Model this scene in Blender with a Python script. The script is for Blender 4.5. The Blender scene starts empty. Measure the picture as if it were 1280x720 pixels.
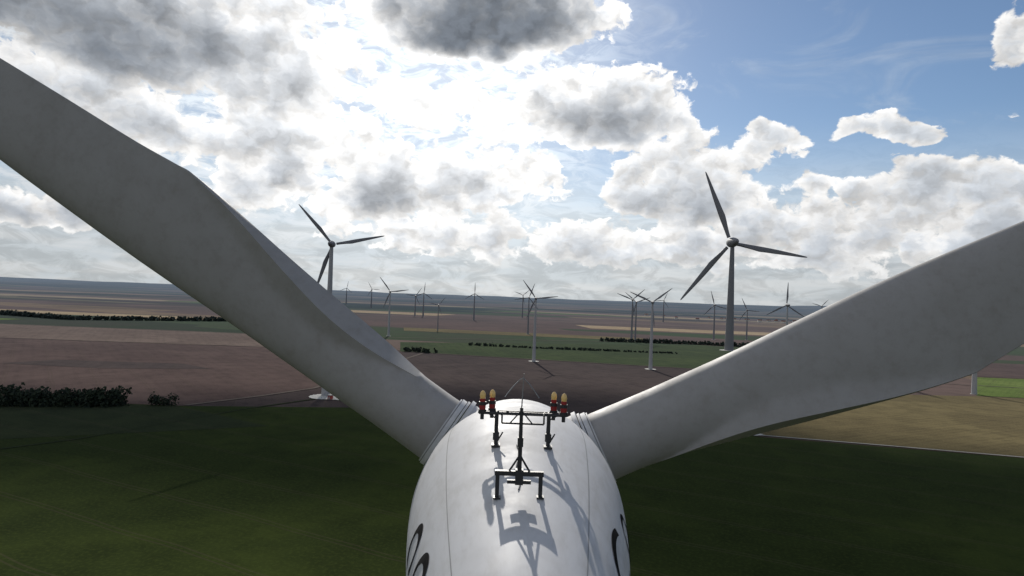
import bpy, math, random
import numpy as np
from mathutils import Vector, Matrix, noise as mnoise
random.seed(7); np.random.seed(7)
scene=bpy.context.scene
scene.view_settings.view_transform='Standard'
scene.view_settings.look='None'
scene.view_settings.exposure=0
rad=math.radians
SUN_EL=28.0; SUN_AZ=-6.0   # degrees, azimuth from +Y toward +X
S=Vector((math.sin(rad(SUN_AZ))*math.cos(rad(SUN_EL)),math.cos(rad(SUN_AZ))*math.cos(rad(SUN_EL)),math.sin(rad(SUN_EL))))

# ---------------------------------------------------------------- helpers
class NT:
    def __init__(s,tree): s.t=tree; s.n=tree.nodes; s.l=tree.links
    def put(s,sock,v):
        if isinstance(v,bpy.types.NodeSocket): s.l.new(v,sock)
        else: sock.default_value=v
    def m(s,op,a,b=None,c=None,clamp=False):
        n=s.n.new('ShaderNodeMath'); n.operation=op; n.use_clamp=clamp
        for i,v in enumerate((a,b,c)):
            if v is not None: s.put(n.inputs[i],v)
        return n.outputs[0]
    def ss(s,x,lo,hi,a=0.0,b=1.0):
        n=s.n.new('ShaderNodeMapRange'); n.interpolation_type='SMOOTHSTEP'
        s.put(n.inputs[0],x)
        for i,v in zip((1,2,3,4),(lo,hi,a,b)): s.put(n.inputs[i],v)
        return n.outputs[0]
    def mix(s,f,a,b,blend='MIX'):
        n=s.n.new('ShaderNodeMix'); n.data_type='RGBA'; n.blend_type=blend
        s.put(n.inputs[0],f)
        s.put(n.inputs[6],a if isinstance(a,bpy.types.NodeSocket) else (*a,1))
        s.put(n.inputs[7],b if isinstance(b,bpy.types.NodeSocket) else (*b,1))
        return n.outputs[2]
    def noise(s,vec,scale,detail=4,rough=.5,dist=0,col=False,dim='3D'):
        n=s.n.new('ShaderNodeTexNoise'); n.noise_dimensions=dim; s.put(n.inputs['Vector'],vec)
        n.inputs['Scale'].default_value=scale; n.inputs['Detail'].default_value=detail
        n.inputs['Roughness'].default_value=rough; n.inputs['Distortion'].default_value=dist
        return n.outputs[1] if col else n.outputs[0]
    def comb(s,x,y,z=0.0):
        n=s.n.new('ShaderNodeCombineXYZ')
        for i,v in enumerate((x,y,z)): s.put(n.inputs[i],v)
        return n.outputs[0]
    def sep(s,v):
        n=s.n.new('ShaderNodeSeparateXYZ'); s.put(n.inputs[0],v); return n.outputs
    def ramp(s,f,stops,interp='LINEAR'):
        n=s.n.new('ShaderNodeValToRGB'); n.color_ramp.interpolation=interp
        e=n.color_ramp.elements
        e[0].position=stops[0][0]; e[0].color=(*stops[0][1],1)
        e[1].position=stops[1][0]; e[1].color=(*stops[1][1],1)
        for p,c in stops[2:]:
            k=e.new(p); k.color=(*c,1)
        s.put(n.inputs[0],f); return n.outputs[0]

def new_mat(name):
    m=bpy.data.materials.new(name); m.use_nodes=True
    m.node_tree.nodes.clear()
    t=NT(m.node_tree)
    out=t.n.new('ShaderNodeOutputMaterial'); b=t.n.new('ShaderNodeBsdfPrincipled')
    t.l.new(b.outputs[0],out.inputs[0])
    return m,t,b
def pos(t):
    return t.n.new('ShaderNodeNewGeometry').outputs['Position']
def objco(t):
    return t.n.new('ShaderNodeTexCoord').outputs['Object']

def simple_mat(name,col,rough=.5,metal=0,var=.15,scale=3.0,spec=.5):
    m,t,b=new_mat(name)
    f=t.noise(objco(t),scale,3,.6)
    c=t.mix(f,tuple(x*(1-var) for x in col),tuple(min(1,x*(1+var)) for x in col))
    t.put(b.inputs['Base Color'],c); b.inputs['Specular IOR Level'].default_value=spec
    b.inputs['Roughness'].default_value=rough; b.inputs['Metallic'].default_value=metal
    return m

def mesh_obj(name,verts,faces,mat=None,smooth=False,angle=None,parent=None):
    me=bpy.data.meshes.new(name); me.from_pydata([tuple(v) for v in verts],[],faces); me.update()
    if smooth:
        me.polygons.foreach_set('use_smooth',[True]*len(me.polygons))
        if angle: me.set_sharp_from_angle(angle=rad(angle))
    o=bpy.data.objects.new(name,me); scene.collection.objects.link(o)
    if mat: me.materials.append(mat)
    if parent: o.parent=parent
    return o
def empty(name,loc=(0,0,0)):
    o=bpy.data.objects.new(name,None); scene.collection.objects.link(o); o.location=loc; o.empty_display_size=2
    return o

class MB:   # mesh accumulator
    def __init__(s): s.v=[]; s.f=[]
    def add(s,v,f):
        k=len(s.v); s.v+= [tuple(x) for x in v]; s.f+=[tuple(i+k for i in q) for q in f]
    def tube(s,a,b,r0,r1=None,n=10):
        if r1 is None: r1=r0
        a=Vector(a); b=Vector(b); d=(b-a).normalized()
        u=d.orthogonal().normalized(); w=d.cross(u)
        v=[]
        for p,r in ((a,r0),(b,r1)):
            for i in range(n):
                th=2*math.pi*i/n; v.append(p+(u*math.cos(th)+w*math.sin(th))*r)
        f=[(i,(i+1)%n,n+(i+1)%n,n+i) for i in range(n)]
        f.append(tuple(range(n))[::-1]); f.append(tuple(range(n,2*n)))
        s.add(v,f)
    def box(s,c,sx,sy,sz):
        c=Vector(c); v=[c+Vector((x*sx/2,y*sy/2,z*sz/2)) for z in(-1,1) for y in(-1,1) for x in(-1,1)]
        s.add(v,[(0,2,3,1),(4,5,7,6),(0,1,5,4),(2,6,7,3),(0,4,6,2),(1,3,7,5)])
    def lathe(s,prof,axis_o,axis='Y',n=32):   # prof (t,r)
        v=[];f=[]
        o=Vector(axis_o)
        for (t,r) in prof:
            r=max(r,1e-4)
            for i in range(n):
                th=2*math.pi*i/n
                if axis=='Y': v.append(o+Vector((r*math.sin(th),t,r*math.cos(th))))
                else: v.append(o+Vector((r*math.cos(th),r*math.sin(th),t)))
        for k in range(len(prof)-1):
            for i in range(n):
                f.append((k*n+i,k*n+(i+1)%n,(k+1)*n+(i+1)%n,(k+1)*n+i))
        s.add(v,f)
    def obj(s,name,mat,smooth=False,angle=None,parent=None):
        return mesh_obj(name,s.v,s.f,mat,smooth,angle,parent)

def catmull(pts,sub=6):
    out=[]
    P=[pts[0]]+list(pts)+[pts[-1]]
    for i in range(1,len(P)-2):
        p0,p1,p2,p3=[np.array(P[i+k],float) for k in(-1,0,1,2)]
        for j in range(sub):
            t=j/sub
            out.append(tuple(.5*((2*p1)+(-p0+p2)*t+(2*p0-5*p1+4*p2-p3)*t*t+(-p0+3*p1-3*p2+p3)*t**3)))
    out.append(tuple(pts[-1])); return out

# ---------------------------------------------------------------- materials
def paint_mat(name,col,rough=.4,streak=.25,spec=.3):
    m,t,b=new_mat(name)
    p=objco(t)
    n1=t.noise(p,.8,4,.65); 
    mp=t.n.new('ShaderNodeMapping'); mp.inputs['Scale'].default_value=(1.2,.25,1.2); t.l.new(p,mp.inputs[0])
    n2=t.noise(mp.outputs[0],2.5,4,.7)
    n3=t.noise(p,45,2,.6)
    f=t.m('MULTIPLY_ADD',t.ss(n2,.42,.75),.6,t.m('MULTIPLY',t.ss(n1,.4,.8),.5),clamp=True)
    dirt=tuple(c*k*(1-streak) for c,k in zip(col,(1,.98,.94)))
    c=t.mix(f,col,dirt)
    c=t.mix(t.ss(n3,.62,.75,0,.2),c,tuple(x*.6 for x in col))
    t.put(b.inputs['Base Color'],c); b.inputs['Specular IOR Level'].default_value=spec
    t.put(b.inputs['Roughness'],t.ss(n1,.3,.7,rough-.05,rough+.12))
    return m
M_nac=paint_mat('nacelle_paint',(.54,.54,.55),.62,.22)
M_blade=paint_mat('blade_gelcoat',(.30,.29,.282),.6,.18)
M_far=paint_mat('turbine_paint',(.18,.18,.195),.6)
M_tower=paint_mat('tower_paint',(.34,.34,.35),.6)
M_black=simple_mat('black_steel',(.02,.02,.022),.45,0,.3)
M_seam=simple_mat('seam_rubber',(.25,.25,.25),.7)
M_letter=simple_mat('black_lettering',(.008,.008,.009),.8,spec=.05)
M_red=simple_mat('red_lamp_body',(.28,.02,.02),.35)
M_amber=simple_mat('amber_lens',(.75,.5,.18),.15,0,.1)
M_steel=simple_mat('galvanised_steel',(.3,.3,.31),.4,.7)
M_gravel=simple_mat('gravel',(.42,.41,.38),.9,0,.3,.8)
M_conc=simple_mat('concrete',(.35,.34,.32),.9,0,.2,.5)

# ---------------------------------------------------------------- blade
def ssf(x,a,b):
    t=min(1,max(0,(x-a)/(b-a))); return t*t*(3-2*t)
# r, LE, TE, thickness, twist(deg), trailing-edge half thickness
BL=[(2.55,1.0,1.0,2.0,0,0),(3.3,.99,.99,1.98,3,0),(4.2,.98,1.02,1.9,11,.25),(5.5,.99,1.14,1.75,20,.46),(7,1.02,1.34,1.5,25,.48),
    (9,1.1,1.66,1.2,24,.34),(11.2,1.18,1.97,1.0,19,.15),(13.0,1.21,2.12,.88,15.5,.05),(13.5,1.21,2.06,.86,15,.03),(15.0,1.20,1.88,.78,13,.02),(18,1.15,1.66,.64,10,.015),
    (22,1.02,1.36,.48,7,.01),(26,.82,1.05,.35,5,.01),(31,.55,.7,.2,3,.005),(33.5,.3,.35,.1,2,0),(34,.08,.05,.03,2,0)]
def blade_mesh(R=34.0,n=36,sub=5):
    k=R/34.0
    rows=BL
    out=[]
    for i in range(len(rows)-1):
        a=np.array(rows[i]);b=np.array(rows[i+1])
        p0=np.array(rows[max(0,i-1)]);p3=np.array(rows[min(len(rows)-1,i+2)])
        for j in range(sub):
            t=j/sub
            ta=(b-p0)/max(1e-6,(b[0]-p0[0]))*(b[0]-a[0]); tb=(p3-a)/max(1e-6,(p3[0]-a[0]))*(b[0]-a[0])
            h=(2*t**3-3*t*t+1)*a+(t**3-2*t*t+t)*ta+(-2*t**3+3*t*t)*b+(t**3-t*t)*tb
            h[0]=a[0]+(b[0]-a[0])*t
            out.append(h)
    out.append(np.array(rows[-1]))
    V=[];F=[]
    for (r,le,te,th,tw,fb) in out:
        w=ssf(r,3.2,9.5); c=le+te; tr=rad(tw); fb=max(fb,0)
        for i in range(n):
            ph=2*math.pi*i/n
            s=.5+.5*math.cos(ph)     # 1 = TE
            x=-le+c*s
            circ=.5*th*abs(math.sin(ph))
            sc=max(s,0)
            foil=th*.5*(.2969*math.sqrt(sc)-.126*sc-.3516*sc**2+.2843*sc**3-.1015*sc**4)/.1
            foil=max(foil,0.0)*1.0+.012
            y=circ*(1-w)+foil*w
            if i!=0: y=max(y,0)
            if s>.5 and i!=0: y=max(y, min(fb, y+fb*((s-.5)*2)**1.5))
            if i==0: y=0
            if ph<=math.pi: y=-y*(1+.18*w)    # suction side, downwind
            else: y= y*(1-.18*w)
            X=x*math.cos(tr)+y*math.sin(tr)*1.0
            Y=-x*math.sin(tr)+y*math.cos(tr)
            V.append((X*k,Y*k,r*k))
    m=len(out)
    for q in range(m-1):
        for i in range(n):
            F.append((q*n+i,q*n+(i+1)%n,(q+1)*n+(i+1)%n,(q+1)*n+i))
    F.append(tuple(range((m-1)*n,m*n)))
    return V,F
def place(V,R,o): return [R@Vector(v)+o for v in V]

NAC=[(7.0,0.0),(7.02,.22),(7.2,.56),(7.8,.9),(8.8,1.24),(10,1.54),(12,1.95),(14,2.29),(16,2.54),(17.3,2.61),(18.4,2.58),(19.0,2.48)]
NACP=catmull(NAC,8)
def nac_r(d):
    xs=[p[0] for p in NACP]; ys=[p[1] for p in NACP]; return float(np.interp(d,xs,ys))

# ---------------------------------------------------------------- main turbine
AX,AZ=0.33,64.57; HUBY=20.0
T=empty('wind_turbine',(AX,17.0,0))
def rel(o): 
    o.parent=T; o.matrix_parent_inverse=Matrix.Translation(-Vector(T.location)); return o
mb=MB(); mb.lathe([(p[0],p[1]) for p in NACP]+[(19.0,2.2)],(AX,0,AZ),'Y',96)
rel(mb.obj('nacelle',M_nac,True,40))
mb=MB(); sp=catmull([(19.08,2.3),(19.12,2.42),(20,2.42),(21,2.3),(22,1.95),(23,1.3),(23.5,.7),(23.7,0)],6)
mb.lathe([(19.08,0)]+sp,(AX,0,AZ),'Y',96)
rel(mb.obj('spinner',M_nac,True,50))
mb=MB(); mb.lathe([(0,2.3),(20,2.0),(45,1.55),(62.6,1.15)],(AX,17,0),'Z',48); rel(mb.obj('tower',M_tower,True))
HUB=Vector((AX,HUBY,AZ))
YAW=Matrix.Rotation(rad(-2.5),3,'Z')
bv,bf=blade_mesh(34,44,7)
for i,th in enumerate((-57.3,64.3,183.5)):
    R=YAW@Matrix.Rotation(rad(th),3,'Y')
    o=mesh_obj('blade_%d'%(i+1),place(bv,R,HUB),bf,M_blade,True,38); rel(o)
    c=MB()
    for (r0,r1,q) in ((1.2,2.28,1.16),(2.28,2.40,1.23),(2.43,2.50,1.14),(2.52,2.66,1.10),(2.68,2.72,1.065)):
        nn=64
        c.tube((0,0,r0),(0,0,r1),q,q,nn)
    rel(mesh_obj('blade_collar_%d'%(i+1),place(c.v,R,HUB),c.f,M_nac,True,40))
def surf(d,th,off=.004):
    r=nac_r(d)+off; return Vector((AX+r*math.sin(th),d,AZ+r*math.cos(th)))
def strip(mbx,pts,w,off=.004):
    v=[];f=[]
    P=[surf(d,t,off) for d,t in pts]
    for i,p in enumerate(P):
        a=P[max(0,i-1)];b=P[min(len(P)-1,i+1)]; tan=(b-a).normalized()
        nrm=Vector((p.x-AX,0,p.z-AZ)).normalized(); sd=tan.cross(nrm).normalized()
        v+=[p-sd*w/2,p+sd*w/2]
    for i in range(len(P)-1): f.append((2*i,2*i+1,2*i+3,2*i+2))
    mbx.add(v,f)
sm=MB()
for a in (-42,37,-95,95,180):
    strip(sm,[(7.4+ (18.9-7.4)*i/80,rad(a)) for i in range(81)],.02)
rel(sm.obj('panel_seam',M_seam))
lt=MB()
def arc(cd,ct,rd,rt,a0,a1,w=.16):
    strip(lt,[(cd+rd*math.cos(rad(a0+(a1-a0)*i/40)),rad(ct)+rt*math.sin(rad(a0+(a1-a0)*i/40))) for i in range(41)],w,.010)
arc(11.5,-72,.42,.22,0,360,.19); arc(12.9,-74,.42,.2,-70,230,.19); arc(10.0,-70,.42,.28,30,330,.19)
arc(12.3,70,.95,.24,50,310,.15); arc(14.1,76,.5,.18,0,360,.12); arc(10.3,70,.5,.3,0,360,.13)
rel(lt.obj('logo_lettering',M_letter))

# ---- weather and beacon mast
fr=MB(); red=MB(); amb=MB(); stl=MB()
def top(d,x): 
    r=nac_r(d); return AZ+math.sqrt(max(0,r*r-x*x))
ZB=67.55
for d0,zz in ((14.4,ZB),):
    fr.tube((AX-.93,d0,zz),(AX+.93,d0,zz),.036); fr.tube((AX-.93,d0+.22,zz),(AX+.93,d0+.22,zz),.026)
    for x in (-.93,-.55,0,.55,.93): fr.tube((AX+x,d0,zz),(AX+x,d0+.22,zz),.022)
for x in (-.55,.55):
    zt=top(14.4,x)
    fr.tube((AX+x,14.4,zt-.02),(AX+x,14.4,ZB+.02),.042)
    fr.box((AX+x,14.4,zt+.02),.18,.24,.05)
    fr.tube((AX+x,14.4,ZB-.12),(AX+x+(.2 if x>0 else -.2),14.4,ZB),.016)
    fr.tube((AX+x,14.9,top(14.9,x)-.02),(AX+x,14.6,ZB),.024)
    fr.box((AX+x,14.4,zt+.22),.13,.12,.16)
    fr.tube((AX+x,14.4,zt+.05),(AX+x+.14,14.4,zt+.3),.016)
for x in (-.86,-.66,.66,.86):
    dy=.0 if abs(x)>.7 else .2
    b=Vector((AX+x,14.4+dy,ZB))
    fr.tube(b,b+Vector((0,0,.07)),.082,.082,16)
    red.tube(b+Vector((0,0,.07)),b+Vector((0,0,.16)),.068,.068,16)
    fr.tube(b+Vector((0,0,.16)),b+Vector((0,0,.23)),.078,.078,16)
    red.tube(b+Vector((0,0,.23)),b+Vector((0,0,.30)),.06,.06,16)
    pr=[(0,.055),(.06,.064),(.11,.056),(.14,.04),(.16,.018),(.165,0)]
    amb.lathe([(t+.30,r) for t,r in pr],b,'Z',16)
    fr.tube(b+Vector((0,0,-.14)),b,.04,.04,10)
cx=AX-.08; d1=12.0; zu=top(d1,.3)+.42
for x in (-.38,.38):
    zt=top(d1,x-.08)
    fr.box((cx+x,d1,(zt+zu)/2-.02),.07,.07,zu-zt+.04)
    fr.box((cx+x,d1+.0,zt+.015),.13,.16,.03)
fr.box((cx,d1,zu),.86,.10,.08)
fr.box((cx,d1,zu-.15),.42,.07,.06)
fr.box((cx,d1,zu-.06),.14,.15,.26)
zm=zu+1.15
fr.tube((cx,d1,zu-.1),(cx,d1,zm),.042,.03)
fr.box((cx,d1,zu+.55),.1,.1,.16)
fr.tube((cx-.2,d1,zu),(cx,d1,zu+.32),.018); fr.tube((cx+.2,d1,zu),(cx,d1,zu+.32),.018)
fr.tube((cx-.34,d1,zm-.28),(cx+.40,d1,zm-.28),.018)
fr.tube((cx-.2,d1,zm-.28),(cx,d1,zm-.05),.012); fr.tube((cx+.2,d1,zm-.28),(cx,d1,zm-.05),.012)
fr.tube((cx-.34,d1,zm-.28),(cx-.34,d1,zm-.10),.016); fr.tube((cx+.40,d1,zm-.28),(cx+.40,d1,zm-.12),.016)
for k in range(3):
    a=2*math.pi*k/3+.3
    e=Vector((cx-.34+.1*math.cos(a),d1+.1*math.sin(a),zm-.10))
    fr.tube((cx-.34,d1,zm-.10),e,.006); fr.tube(e,e+Vector((-.04*math.sin(a),.04*math.cos(a),0)),.03,.006,8)
fr.box((cx+.40,d1-.08,zm-.10),.012,.2,.09); fr.tube((cx+.4,d1-.08,zm-.12),(cx+.4,d1+.16,zm-.12),.010,.016)
stl.tube((cx,d1,zm),(cx+.02,d1,zm+.6),.012,.006,6)
prev=None
for i in range(25):
    a=math.pi*i/24; x=.30*math.cos(a); z=zm+.18+.34*(1-abs(math.cos(a))**1.3)
    p=Vector((cx+x,d1,z))
    if prev is not None: stl.tube(prev,p,.009,.009,6)
    prev=p
prev=None
for i in range(22):
    d=12.2+ i*.1; p=Vector((cx+.12*math.sin(i*.5)*.3,d,top(d,0)+.012))
    if prev is not None: fr.tube(prev,p,.012,.012,6)
    prev=p
P=empty('weather_mast'); P.parent=T; P.matrix_parent_inverse=Matrix.Translation(-Vector(T.location))
for mbx,nm,mt in ((fr,'mast_frame',M_black),(red,'beacon_body',M_red),(amb,'beacon_lens',M_amber),(stl,'lightning_rod',M_steel)):
    o=mbx.obj(nm,mt,True,35); o.parent=P

# ---------------------------------------------------------------- distant turbines
fv,ff=blade_mesh(34,12,2)
def turbine(x,y,hub,R,ang,yaw=0,tw=1.0,mat=M_far):
    e=empty('wind_turbine',(x,y,0)); k=R/34.0*1.0
    s=max(R/34.0,hub/100*.9)
    mbx=MB(); mbx.lathe([(0,2.3*s*tw),(hub*.3,1.9*s*tw),(hub*.7,1.4*s*tw),(hub-1.5*k,1.0*s*tw)],(0,0,0),'Z',20)
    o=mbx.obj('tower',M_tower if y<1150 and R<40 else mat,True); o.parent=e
    mbx=MB(); pr=[((p[0]-17)*k*.85,p[1]*k*.85) for p in catmull(NAC,2)]+[((q-17)*k*.85,w*k*.85) for q,w in catmull([(19.1,2.4),(21,2.3),(23,1.3),(23.7,0)],3)]
    mbx.lathe(pr,(0,0,0),'Y',20)
    Rz=Matrix.Rotation(rad(yaw),3,'Z'); C=Vector((0,0,hub))
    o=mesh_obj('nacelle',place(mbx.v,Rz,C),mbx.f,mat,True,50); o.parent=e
    V=[];F=[]
    for j in range(3):
        Rm=Rz@Matrix.Rotation(rad(ang+120*j),3,'Y'); n=len(V)
        vv=[Vector((a*.8,b,c)) for a,b,c in fv]
        V+=[Rm@(v*k)+C+Rz@Vector((0,3*k,0)) for v in vv]; F+=[tuple(i+n for i in q) for q in ff]
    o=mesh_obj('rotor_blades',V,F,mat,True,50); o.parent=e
    g=MB(); g.lathe([(0,4.2*s),(.5,4.0*s),(.55,0)],(0,0,0),'Z',24); o=g.obj('foundation',M_conc); o.parent=e
    return e
TL=[(-121,452,101,35,-42,4,1.15),(342,1062,169,120,-21,-4,.85),(-197,1102,72,30,-38,0,1),(27,753,70,25,-37,0,1.2),(34,1322,71,30,20,0,1),
 (148,713,70.5,26,-67,0,1.2),(212,1190,74,30,-70,10,1),(226,1230,70,27,-50,0,1),(409,1368,70,30,-15,0,1),(492,1417,62,28,-25,0,1),
 (406,1000,74,34,2,0,1),(411,601,68,24,10,0,1.4),(-143,1337,50,20,40,0,1),(-108,1983,77,33,0,0,1.2),(-305,2160,64,32,35,0,1.2),(-279,2160,74,34,5,0,1.2),
 (-628,3050,84,36,-30,0,1.4),(-850,3500,86,38,10,0,1.4),(40,2400,80,33,50,0,1.2),(560,2500,80,33,25,0,1.2),(1050,2300,80,33,45,0,1.2)]
for t in TL: turbine(*t)

# ---------------------------------------------------------------- ground
def painted_haze(t,c,P,scale=8000.,col=(.155,.19,.235)):  # aerial haze painted into the base colour, by distance from world origin
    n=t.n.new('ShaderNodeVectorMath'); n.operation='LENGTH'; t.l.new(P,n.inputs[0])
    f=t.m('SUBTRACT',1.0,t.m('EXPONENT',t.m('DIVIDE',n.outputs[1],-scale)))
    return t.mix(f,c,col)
gm,t,b=new_mat('farmland')
P=pos(t); x,y,z=t.sep(P)
wx=t.noise(P,.0006,3,.5,dim='2D'); 
xs=t.m('MULTIPLY_ADD',t.m('ADD',x,t.m('MULTIPLY',y,.18)),.0010,t.m('MULTIPLY',wx,.6))
ys=t.m('MULTIPLY',t.m('ADD',y,t.m('MULTIPLY',x,.12)),.0031)
vor=t.n.new('ShaderNodeTexVoronoi'); vor.voronoi_dimensions='2D'; vor.distance='CHEBYCHEV'; vor.inputs['Scale'].default_value=1.0; vor.inputs['Randomness'].default_value=.9
t.l.new(t.comb(xs,ys),vor.inputs['Vector'])
r=t.sep(vor.outputs['Color'])[0]
c=t.ramp(r,[(0,(.125,.083,.070)),(.2,(.095,.064,.055)),(.34,(.05,.07,.03)),(.44,(.20,.14,.09)),(.54,(.14,.096,.08)),(.66,(.035,.045,.022)),(.76,(.32,.25,.16)),(.84,(.12,.08,.067)),(.94,(.09,.12,.04))],'CONSTANT')
n1=t.noise(P,.004,4,.6,dim='2D'); n2=t.noise(P,.05,4,.6,dim='2D')
c=t.mix(t.ss(n1,.35,.7,0,.4),c,(.06,.046,.038))
c=t.mix(t.ss(n2,.4,.7,0,.2),c,(.03,.025,.02))
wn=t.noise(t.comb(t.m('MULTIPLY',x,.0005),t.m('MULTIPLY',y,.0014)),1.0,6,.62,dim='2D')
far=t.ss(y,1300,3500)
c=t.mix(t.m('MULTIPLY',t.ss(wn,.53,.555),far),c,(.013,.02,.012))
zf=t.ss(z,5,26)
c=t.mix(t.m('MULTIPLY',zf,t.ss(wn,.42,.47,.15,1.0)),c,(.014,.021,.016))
c=painted_haze(t,c,P)
t.put(b.inputs['Base Color'],c); b.inputs['Roughness'].default_value=1; b.inputs['Specular IOR Level'].default_value=0.0
V=[];F=[]
radii=[0,60,150,300,600,1000,1600,2400,3400,4600,6000]+[7500+i*900 for i in range(22)]+[32000,45000,70000]
NA=300
for rr in radii:
    for i in range(NA):
        a=2*math.pi*i/NA; X=rr*math.sin(a); Y=rr*math.cos(a)
        k=ssf(rr,5500,15000)
        h=k*(55+110*mnoise.noise(Vector((X/5200,Y/5200,3)))+45*mnoise.noise(Vector((X/1500,Y/1500,7))))
        V.append((X,Y,h))
for k in range(len(radii)-1):
    for i in range(NA): F.append((k*NA+i,(k+1)*NA+i,(k+1)*NA+(i+1)%NA,k*NA+(i+1)%NA))
mesh_obj('ground',V,F,gm,True)

def field_mat(name,c1,c2,row_dir=20,row=6.0,rowstr=.25,tram=True):
    m,t,b=new_mat(name); P=pos(t); x,y,z=t.sep(P)
    a=rad(row_dir); s=t.m('ADD',t.m('MULTIPLY',x,math.cos(a)),t.m('MULTIPLY',y,math.sin(a)))
    q=t.m('ADD',s,t.m('MULTIPLY',t.noise(P,.02,1,dim='2D'),4))
    n0=t.noise(P,.009,4,.6,.6,dim='2D'); n1=t.noise(P,.06,5,.65,dim='2D'); n2=t.noise(P,.9,3,.6,dim='2D')
    c=t.mix(t.ss(n0,.35,.68),c1,c2)
    c=t.mix(t.ss(n1,.4,.75,0,.45),c,tuple(k*.55 for k in c1))
    c=t.mix(t.ss(n2,.45,.7,0,.3),c,tuple(min(1,k*1.5) for k in c2))
    rows=t.m('SINE',t.m('MULTIPLY',q,2*math.pi/row))
    c=t.mix(t.m('MULTIPLY',t.ss(rows,.0,1,0,rowstr),t.ss(n1,.3,.6)),c,tuple(k*.5 for k in c1))
    if tram:
        f=t.m('FRACT',t.m('DIVIDE',q,27.0))
        w=t.m('LESS_THAN',t.m('ABSOLUTE',t.m('SUBTRACT',t.m('ABSOLUTE',t.m('SUBTRACT',f,.5)),.034)),.011)
        c=t.mix(t.m('MULTIPLY',w,.3),c,(.07,.055,.035))
    c=painted_haze(t,c,P)
    t.put(b.inputs['Base Color'],c); b.inputs['Roughness'].default_value=1; b.inputs['Specular IOR Level'].default_value=0.0
    return m
MF_green=field_mat('green_crop',(.025,.034,.0075),(.038,.050,.010),62,3.0,.12)
MF_dkgreen=field_mat('dark_green_crop',(.026,.033,.013),(.036,.043,.017),62,4,.12)
MF_strip=field_mat('strip_crop',(.042,.055,.022),(.056,.072,.027),10,9,.2)
MF_brown=field_mat('ploughed_soil',(.080,.054,.046),(.104,.071,.060),35,9,.15,True)
MF_brown2=field_mat('ploughed_soil_dark',(.060,.045,.040),(.076,.057,.050),20,8,.15,True)  # darker soil; on the central field the tone stands in for cloud shade
MF_brown3=field_mat('ploughed_soil_pale',(.125,.090,.072),(.16,.118,.095),28,9,.15,True)
MF_tan=field_mat('stubble',(.120,.094,.045),(.160,.127,.06),-60,5,.25,True)
MF_tan2=field_mat('stubble_pale',(.30,.22,.13),(.38,.29,.18),15,7,.2,False)
MF_lime=field_mat('lime_crop',(.10,.14,.03),(.14,.18,.045),-40,5,.2,True)
MF_track=field_mat('dirt_track',(.12,.095,.08),(.15,.125,.105),10,3,.1,False)
MF_road=field_mat('farm_road_surface',(.30,.29,.26),(.38,.36,.32),10,3,.1,False)
def sheet(name,pts,z,mat): return mesh_obj(name,[(a,b_,z) for a,b_ in pts],[tuple(range(len(pts)))],mat)
def road(name,pts,w,z,mat):
    v=[];f=[]
    Q=[Vector((a,b_,z)) for a,b_ in pts]
    for i,p in enumerate(Q):
        tn=(Q[min(len(Q)-1,i+1)]-Q[max(0,i-1)]).normalized(); sd=Vector((tn.y,-tn.x,0)); v+=[p-sd*w/2,p+sd*w/2]
    for i in range(len(Q)-1): f.append((2*i,2*i+1,2*i+3,2*i+2))
    return mesh_obj(name,v,f,mat)
sheet('ploughed_field',[(-1500,470),(-187,394),(-138,482),(-40,560),(-95,1010),(-500,1040),(-1500,1060)],.10,MF_brown)
sheet('ploughed_field',[(-187,394),(0,425),(132,369),(150,480),(230,700),(210,735),(-131,815),(-80,600),(-138,482)],.16,MF_brown2)
sheet('ploughed_field',[(-1500,830),(-400,800),(-102,840),(-97,1006),(-500,1036),(-1500,1056)],.20,MF_brown3)
sheet('ploughed_field',[(-420,560),(-330,552),(-250,575),(-290,606),(-400,600)],.20,MF_brown2)
sheet('crop_field',[(-131,815),(210,735),(330,760),(430,1150),(330,1167),(-157,975)],.22,MF_strip)
sheet('crop_field',[(-900,-500),(-900,380),(-187,394),(0,425),(132,367),(256,336),(700,262),(900,-500)],.30,MF_green)
sheet('crop_field',[(-900,318),(-900,378),(-190,392),(-120,345),(-230,290)],.38,MF_dkgreen)
sheet('stubble_field',[(132,372),(256,341),(800,250),(900,520),(405,585),(200,560)],.24,MF_tan)
sheet('crop_field',[(405,589),(900,530),(1100,740),(524,763)],.28,MF_lime)
sheet('stubble_field',[(524,768),(1200,745),(1500,1000),(640,1000)],.2,MF_brown)
sheet('crop_field',[(-2500,1060),(-880,1050),(-850,1190),(-2500,1200)],.2,MF_lime)
sheet('stubble_field',[(-1150,1420),(-640,1390),(-600,1500),(-1200,1550)],.2,MF_tan2)
sheet('stubble_field',[(-700,2300),(-250,2250),(-200,2500),(-900,2600)],.2,MF_tan2)
sheet('stubble_field',[(200,1700),(900,1650),(950,1850),(180,1900)],.2,MF_tan2)
sheet('stubble_field',[(-200,1280),(250,1230),(260,1330),(-220,1400)],.2,MF_tan)
road('farm_road',[(126,373),(200,354),(256,338.5),(480,299),(800,246)],2.0,.45,MF_road)
road('dirt_track',[(-187,396),(-160,440),(-138,484),(-121,640),(-100,820)],3.5,.45,MF_track)
road('dirt_track',[(-240,235),(-190,300),(-150,392),(-121,440)],2.2,.47,MF_dkgreen)
road('farm_road',[(-800,1045),(-300,1030),(200,1180),(900,1250)],5,.5,MF_track)
road('farm_road',[(-600,800),(-121,815),(210,733),(600,640)],3,.5,MF_track)
def pad(x,y,rx,ry,z=.55,mat=M_gravel):
    n=40; return sheet('gravel_pad',[(x+rx*(1+.12*math.sin(3*i))*math.cos(2*math.pi*i/n),y+ry*math.sin(2*math.pi*i/n)) for i in range(n)],z,mat)
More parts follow.
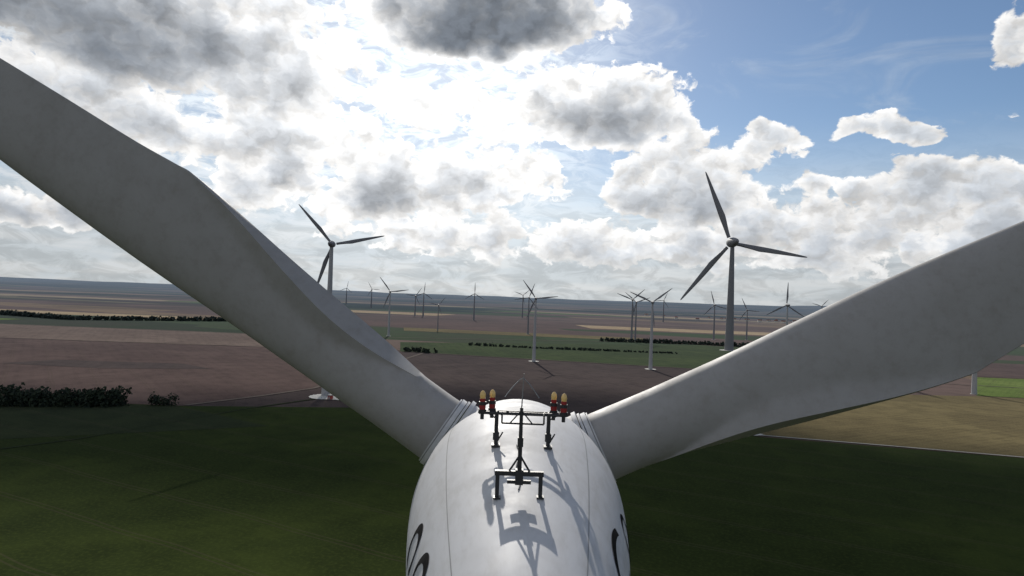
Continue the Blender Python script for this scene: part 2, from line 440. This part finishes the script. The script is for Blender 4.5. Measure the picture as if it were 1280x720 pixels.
pad(-119,447,11,12); pad(128,372,12,5); pad(27,753,6,6); pad(148,713,6,6); pad(342,1062,8,8)
sheet('gravel_pad',[(-112,452),(-98,450),(-99,432),(-114,436)],.6,M_gravel)
def kiosk(loc,mat):
    e=empty('transformer_kiosk',loc)
    k=MB(); k.box((0,0,1.4),3,2.5,2.8); o=k.obj('walls',mat); o.parent=e
    k=MB(); k.box((0,0,2.95),3.4,2.9,.25); o=k.obj('roof',M_conc); o.parent=e
    k=MB(); k.box((-.5,-1.27,1.1),.9,.05,2.0); o=k.obj('door',M_seam); o.parent=e
kiosk((-109,449,0),simple_mat('kiosk_render',(.35,.33,.3),.7))
kiosk((-114,438,0),simple_mat('kiosk_red',(.3,.05,.04),.7))

# ---------------------------------------------------------------- trees
tm,t,b=new_mat('tree_foliage')
n=t.noise(objco(t),.35,3,.6)
c=t.mix(t.ss(n,.35,.65),(.012,.018,.010),(.03,.042,.018)); c=painted_haze(t,c,pos(t))
t.put(b.inputs['Base Color'],c); b.inputs['Roughness'].default_value=.9; b.inputs['Specular IOR Level'].default_value=.1
def tree_line(pts,h=8,width=8,step=5,leaf=.9,per=90,name='tree_line',gaps=0.0,ev=.25):
    v=[];f=[]
    def quad(c,s):
        a=Vector([random.gauss(0,1) for _ in range(3)]).normalized(); u=a.orthogonal().normalized()*s; w=a.cross(u).normalized()*s*random.uniform(.6,1)
        k=len(v); v.extend([c-u,c+w,c+u,c-w]); f.append((k,k+1,k+2,k+3))
    for i in range(len(pts)-1):
        a=Vector((*pts[i],0));b_=Vector((*pts[i+1],0)); L=(b_-a).length
        for j in range(int(L/step)):
            p=a.lerp(b_,(j+random.random())/(L/step))+Vector((random.uniform(-1,1)*width/2,random.uniform(-1,1)*width/2,0))
            env=mnoise.noise(Vector((p.x/70,p.y/70,5)))
            if gaps and env<-.35+gaps: continue
            H=h*random.uniform(.7,1.05)*(1+ev*env); cr=H*random.uniform(.36,.5)
            tt=MB(); tt.tube(p,p+Vector((0,0,H*.6)),H*.03,H*.01,5); kk=len(v); v.extend([Vector(q) for q in tt.v]); f.extend([tuple(q+kk for q in g) for g in tt.f])
            lob=[Vector((random.uniform(-.7,.7)*cr,random.uniform(-.6,.6)*cr,H*random.uniform(.08,.85))) for _ in range(7)]
            for _ in range(per):
                l=random.choice(lob); d=Vector([random.gauss(0,1) for _ in range(3)]).normalized()*cr*.55*random.uniform(.5,1)
                quad(p+l+d,leaf*random.uniform(.5,1.1))
    return mesh_obj(name,v,f,tm)
tree_line([(-600,362),(-278,374),(-218,388)],10.5,12,.75,1.0,90,'hedgerow')
tree_line([(-208,390),(-190,394)],7,6,2,.7,90,'hedgerow')
tree_line([(-1300,1330),(-995,1322),(-792,1224),(-570,1384)],9,12,1.6,2.4,22)
tree_line([(-60,965),(60,950),(230,950)],3.2,9,1.6,1.4,16,ev=.6)
tree_line([(-125,822),(-90,812)],6,10,2,1.4,50)
tree_line([(160,1180),(330,1190),(430,1160)],7,12,2,2.2,22,ev=.5)
vw=simple_mat('village_render',(.5,.48,.44),.9); vr=simple_mat('village_roof',(.2,.08,.06),.9)
for i in range(22):
    x=random.uniform(700,1700); y=random.uniform(3000,3600); w=random.uniform(10,22); dd=9; h=random.uniform(5,8)
    e=empty('village_house',(x,y,0)); e.rotation_euler[2]=random.uniform(-.6,.6)
    q=MB(); q.box((0,0,h/2),w,dd,h); o=q.obj('walls',vw); o.parent=e
    q=MB(); q.add([(-w/2-.5,-dd/2-.6,h),(w/2+.5,-dd/2-.6,h),(w/2+.5,dd/2+.6,h),(-w/2-.5,dd/2+.6,h),(-w/2,0,h+4),(w/2,0,h+4)],[(0,1,5,4),(2,3,4,5),(0,4,3),(1,2,5),(3,2,1,0)])
    o=q.obj('roof',vr); o.parent=e

# ---------------------------------------------------------------- clouds added out of frame, outlined to cast shade on the foreground
cm,t,b=new_mat('shade_cloud_white'); b.inputs['Base Color'].default_value=(.9,.9,.9,1); b.inputs['Roughness'].default_value=1
def shade_cloud(name,outline,hgt,centre,thick=30,nz1=.06,nz2=.04):
    cpt=Vector((*centre,0)); 
    ang=[(math.atan2(p[1]-centre[1],p[0]-centre[0])%(2*math.pi),math.hypot(p[0]-centre[0],p[1]-centre[1])) for p in outline]
    ang.sort(); A=[a for a,_ in ang]; Rr=[r for _,r in ang]
    A=[A[-1]-2*math.pi]+A+[A[0]+2*math.pi]; Rr=[Rr[-1]]+Rr+[Rr[0]]
    n=200; K=24; off=S*(hgt/S.z); V=[];F=[]
    for side in (1,-1):
        for k in range(K+1):
            q=k/K
            for i in range(n):
                a=2*math.pi*i/n
                r=float(np.interp(a,A,Rr))*(1+nz1*mnoise.noise(Vector((math.cos(a)*2.2,math.sin(a)*2.2,1)))+nz2*mnoise.noise(Vector((math.cos(a)*7,math.sin(a)*7,4))))*q
                X=cpt.x+r*math.cos(a); Y=cpt.y+r*math.sin(a)
                nz=.6+.8*abs(mnoise.noise(Vector((X/90,Y/90,2))))+.3*mnoise.noise(Vector((X/35,Y/35,2)))
                Z=math.sqrt(max(0,1-q*q))*nz*(thick if side>0 else -.25*thick)
                V.append((X+off.x,Y+off.y,Z+off.z))
    for s_ in (0,1):
        B=s_*(K+1)*n
        for k in range(K):
            for i in range(n):
                q=(B+k*n+i,B+(k+1)*n+i,B+(k+1)*n+(i+1)%n,B+k*n+(i+1)%n); F.append(q if s_==0 else q[::-1])
    return mesh_obj(name,V,F,cm,True)
shade_cloud('shade_cloud',[(-640,330),(-560,300),(-450,275),(-300,258),(-150,232),(-60,212),(0,200),(60,300),(0,420),(-120,436),(-250,408),(-400,395),(-560,385)],3000,(-230,325),14)
shade_cloud('shade_cloud',[(-70,225),(0,185),(70,120),(180,60),(330,20),(520,120),(440,250),(300,312),(170,365),(110,480),(0,520),(-90,500),(-120,350)],3020,(80,300),14)

# ---------------------------------------------------------------- sky
w=bpy.data.worlds.new('World'); scene.world=w; w.use_nodes=True
try:
    w.cycles.sampling_method='MANUAL'; w.cycles.sample_map_resolution=256
except Exception: pass
w.node_tree.nodes.clear(); t=NT(w.node_tree)
out=t.n.new('ShaderNodeOutputWorld')
sky=t.n.new('ShaderNodeTexSky'); sky.sky_type='NISHITA'; sky.sun_disc=False
sky.sun_elevation=rad(SUN_EL); sky.sun_rotation=rad(SUN_AZ); sky.altitude=100; sky.air_density=1.0; sky.dust_density=.3; sky.ozone_density=3.5
bg1=t.n.new('ShaderNodeBackground'); t.l.new(sky.outputs[0],bg1.inputs[0]); bg1.inputs[1].default_value=.082
tc=t.n.new('ShaderNodeTexCoord').outputs['Generated']
nv=t.n.new('ShaderNodeVectorMath'); nv.operation='NORMALIZE'; t.l.new(tc,nv.inputs[0])
dx,dy,dz=t.sep(nv.outputs[0])
DEG=180/math.pi
az=t.m('MULTIPLY',t.m('ARCTAN2',dx,dy),DEG); el=t.m('MULTIPLY',t.m('ARCSINE',dz),DEG)
pv=t.comb(az,t.m('MULTIPLY',el,1.35),0.0)
wc=t.noise(pv,.15,3,.55,0,True,'2D'); wr,wg,wb=t.sep(wc)
az2=t.m('ADD',az,t.m('MULTIPLY',t.m('SUBTRACT',wr,.5),7.0)); el2=t.m('ADD',el,t.m('MULTIPLY',t.m('SUBTRACT',wg,.5),4.5))
#      az    el    rx   ry   amp  dark
BLOBS=[(-33,19.0,18,7.2,1.25,.76),(-20,16.4,8,6.5,1.1,.42),(-3.5,22.8,11.5,5.2,1.35,1.05),(6.8,15.4,8.6,4.2,1.2,.66),(-9.7,8.4,7.2,5.0,1.1,.55),
 (14.8,8.4,7.0,5.2,1.15,.5),(-2.0,9.8,5.5,3.0,.95,.28),(26.5,6.2,8.5,3.4,1.0,.42),(33.5,8.6,7.5,2.9,1.1,.32),(37,6.0,8,3.4,1.0,.4),
 (30.1,13.3,4.2,1.0,.85,.2),(37.6,17.6,3.4,2.4,1.0,.25),(19.9,12.8,3.0,1.2,.85,.2),(23.8,10,2.4,1.2,.8,.2),(-35.4,4.8,7,1.8,1.0,.5),
 (-20.4,10.6,6.5,6,1.0,.40),(0,4.6,15,2.4,.7,.32),(20,4.4,12,2.2,.7,.32),(-32,12.0,14,4.2,.9,.42),(-9,15,7,2.6,.5,.08)]
mask=None; dark=None
for (a,e,rx,ry,amp,dk) in BLOBS:
    X=t.m('MULTIPLY_ADD',az2,1.0/rx,-a/rx); Y0=t.m('MULTIPLY_ADD',el2,1.0/ry,-e/ry)
    Y=t.m('MAXIMUM',Y0,t.m('MULTIPLY',Y0,-1.35))
    d=t.m('SUBTRACT',1.0,t.m('MULTIPLY_ADD',X,X,t.m('MULTIPLY',Y,Y)))
    d=t.m('MAXIMUM',d,-1.8)
    q=t.m('MULTIPLY',d,float(amp))
    g=t.m('MULTIPLY',t.m('MAXIMUM',d,0.0),t.m('MULTIPLY_ADD',t.m('MAXIMUM',t.m('MINIMUM',Y0,1.0),-1.0),-.8*dk,1.05*dk))
    mask=q if mask is None else t.m('SMOOTH_MAX',mask,q,.25)
    dark=g if dark is None else t.m('SMOOTH_MAX',dark,g,.15)
gen=t.m('MULTIPLY_ADD',t.noise(nv.outputs[0],3.0,2,.5),3.0,-1.75)
away=t.ss(t.m('ABSOLUTE',az),42,55)
hi=t.ss(el,26,34); away=t.m('MAXIMUM',away,hi)
mask=t.m('ADD',t.m('MULTIPLY',mask,t.m('SUBTRACT',1.0,away)),t.m('MULTIPLY',gen,away))
dark=t.m('MAXIMUM',dark,t.m('MULTIPLY',t.m('MAXIMUM',gen,0.0),away))
def cn(vec,det=7.0,vd=2.0):
    a=t.noise(vec,.24,det,.57,0,False,'2D')
    v=t.n.new('ShaderNodeTexVoronoi'); v.voronoi_dimensions='2D'; v.feature='F1'; v.inputs['Scale'].default_value=.42; v.inputs['Detail'].default_value=vd; v.inputs['Roughness'].default_value=.5
    v.inputs['Lacunarity'].default_value=2.3; v.normalize=True
    t.put(v.inputs['Vector'],vec)
    return t.m('ADD',t.m('MULTIPLY',t.m('SUBTRACT',a,.5),3.0),t.m('MULTIPLY',t.m('SUBTRACT',.36,v.outputs[0]),1.35))
wv=t.n.new('ShaderNodeVectorMath'); wv.operation='MULTIPLY_ADD'; t.l.new(t.noise(pv,.7,4,.55,0,True,'2D'),wv.inputs[0]); wv.inputs[1].default_value=(1.8,1.8,0); t.l.new(pv,wv.inputs[2])
n0=cn(wv.outputs[0])
sh=t.n.new('ShaderNodeVectorMath'); sh.operation='ADD'; t.l.new(wv.outputs[0],sh.inputs[0]); sh.inputs[1].default_value=(-.25,.85,0)
n1=cn(sh.outputs[0],4.0,1.0)
dens=t.m('ADD',mask,n0)
cover=t.ss(dens,.0,.34)
emb=t.m('SUBTRACT',n0,n1)
thick=t.ss(t.m('ADD',t.m('MULTIPLY',n0,.28),dark),.10,1.15)
edge=t.ss(dens,.15,1.3)
sx=t.m('MULTIPLY_ADD',az,1/23.0,8/23.0); sy=t.m('MULTIPLY_ADD',el,1/14.0,-18/14.0)
glow=t.m('EXPONENT',t.m('MULTIPLY',t.m('MULTIPLY_ADD',sx,sx,t.m('MULTIPLY',sy,sy)),-1.0))
bright=t.m('MULTIPLY_ADD',glow,.46,.84)
bv_=t.n.new('ShaderNodeVectorMath'); bv_.operation='SCALE'; bv_.inputs[0].default_value=(1.0,.985,.965); t.l.new(bright,bv_.inputs[3])
ccol=t.mix(t.m('MULTIPLY',edge,t.m('MULTIPLY_ADD',glow,-.18,.58)),bv_.outputs[0],(.42,.49,.58))
ccol=t.mix(thick,ccol,(.17,.192,.225))
em=t.n.new('ShaderNodeVectorMath'); em.operation='SCALE'; t.l.new(ccol,em.inputs[0]); t.l.new(t.ss(emb,-1.0,1.0,.66,1.40),em.inputs[3])
veiln=t.noise(t.comb(t.m('MULTIPLY',az,.6),t.m('MULTIPLY',el,1.6)),.6,7,.66,.5,False,'2D')
veilm=t.m('MULTIPLY',t.ss(az,15,-3),t.ss(veiln,.34,.60,.45,1.0))
veilm=t.m('MULTIPLY',veilm,t.ss(el,70,30))
haze=t.ss(el,15,3,0,.97)
veilR=t.m('MULTIPLY',t.ss(t.noise(t.comb(t.m('MULTIPLY',az,.35),el),.25,5,.6,.6,False,'2D'),.5,.8),.3)
veil=t.m('MAXIMUM',t.m('MAXIMUM',veilm,haze),veilR)
hzn=t.noise(t.comb(t.m('MULTIPLY',az,.25),t.m('MULTIPLY',el,1.6)),.5,5,.55,0,False,'2D')
hzc=t.mix(t.ss(el,0,9),(.74,.80,.84),(.84,.92,1.0))
hzc=t.mix(t.ss(hzn,.4,.65,0,.5),hzc,(.97,.98,.98))
vb=t.m('MULTIPLY',t.m('MULTIPLY_ADD',glow,.58,.67),t.ss(veiln,.36,.62,.84,1.06))
vv=t.n.new('ShaderNodeVectorMath'); vv.operation='SCALE'; t.l.new(hzc,vv.inputs[0]); t.l.new(vb,vv.inputs[3])
bg2=t.n.new('ShaderNodeBackground'); t.l.new(vv.outputs[0],bg2.inputs[0]); bg2.inputs[1].default_value=1
bg3=t.n.new('ShaderNodeBackground'); t.l.new(em.outputs[0],bg3.inputs[0]); bg3.inputs[1].default_value=1
ms=t.n.new('ShaderNodeMixShader'); t.l.new(veil,ms.inputs[0]); t.l.new(bg1.outputs[0],ms.inputs[1]); t.l.new(bg2.outputs[0],ms.inputs[2])
fade=t.m('MULTIPLY',cover,t.ss(el,-.5,5.0,.12,1.0))
ms2=t.n.new('ShaderNodeMixShader'); t.l.new(fade,ms2.inputs[0]); t.l.new(ms.outputs[0],ms2.inputs[1]); t.l.new(bg3.outputs[0],ms2.inputs[2])
t.l.new(ms2.outputs[0],out.inputs[0])

# ---------------------------------------------------------------- sun
sl=bpy.data.lights.new('sun','SUN'); sl.energy=4.2; sl.angle=rad(.5); sl.color=(1,.95,.87)
so=bpy.data.objects.new('sun',sl); scene.collection.objects.link(so)
so.rotation_euler=(-S).to_track_quat('-Z','Y').to_euler(); so.location=(0,0,300)

# ---------------------------------------------------------------- camera
cd=bpy.data.cameras.new('camera'); cam=bpy.data.objects.new('camera',cd); scene.collection.objects.link(cam)
cd.sensor_width=36; cd.lens=23.9; cd.clip_start=.1; cd.clip_end=120000
M=Matrix.Rotation(rad(90.8),4,'X')@Matrix.Rotation(rad(2.15),4,'Z')
cam.matrix_world=Matrix.Translation((0,0,70))@M
scene.camera=cam
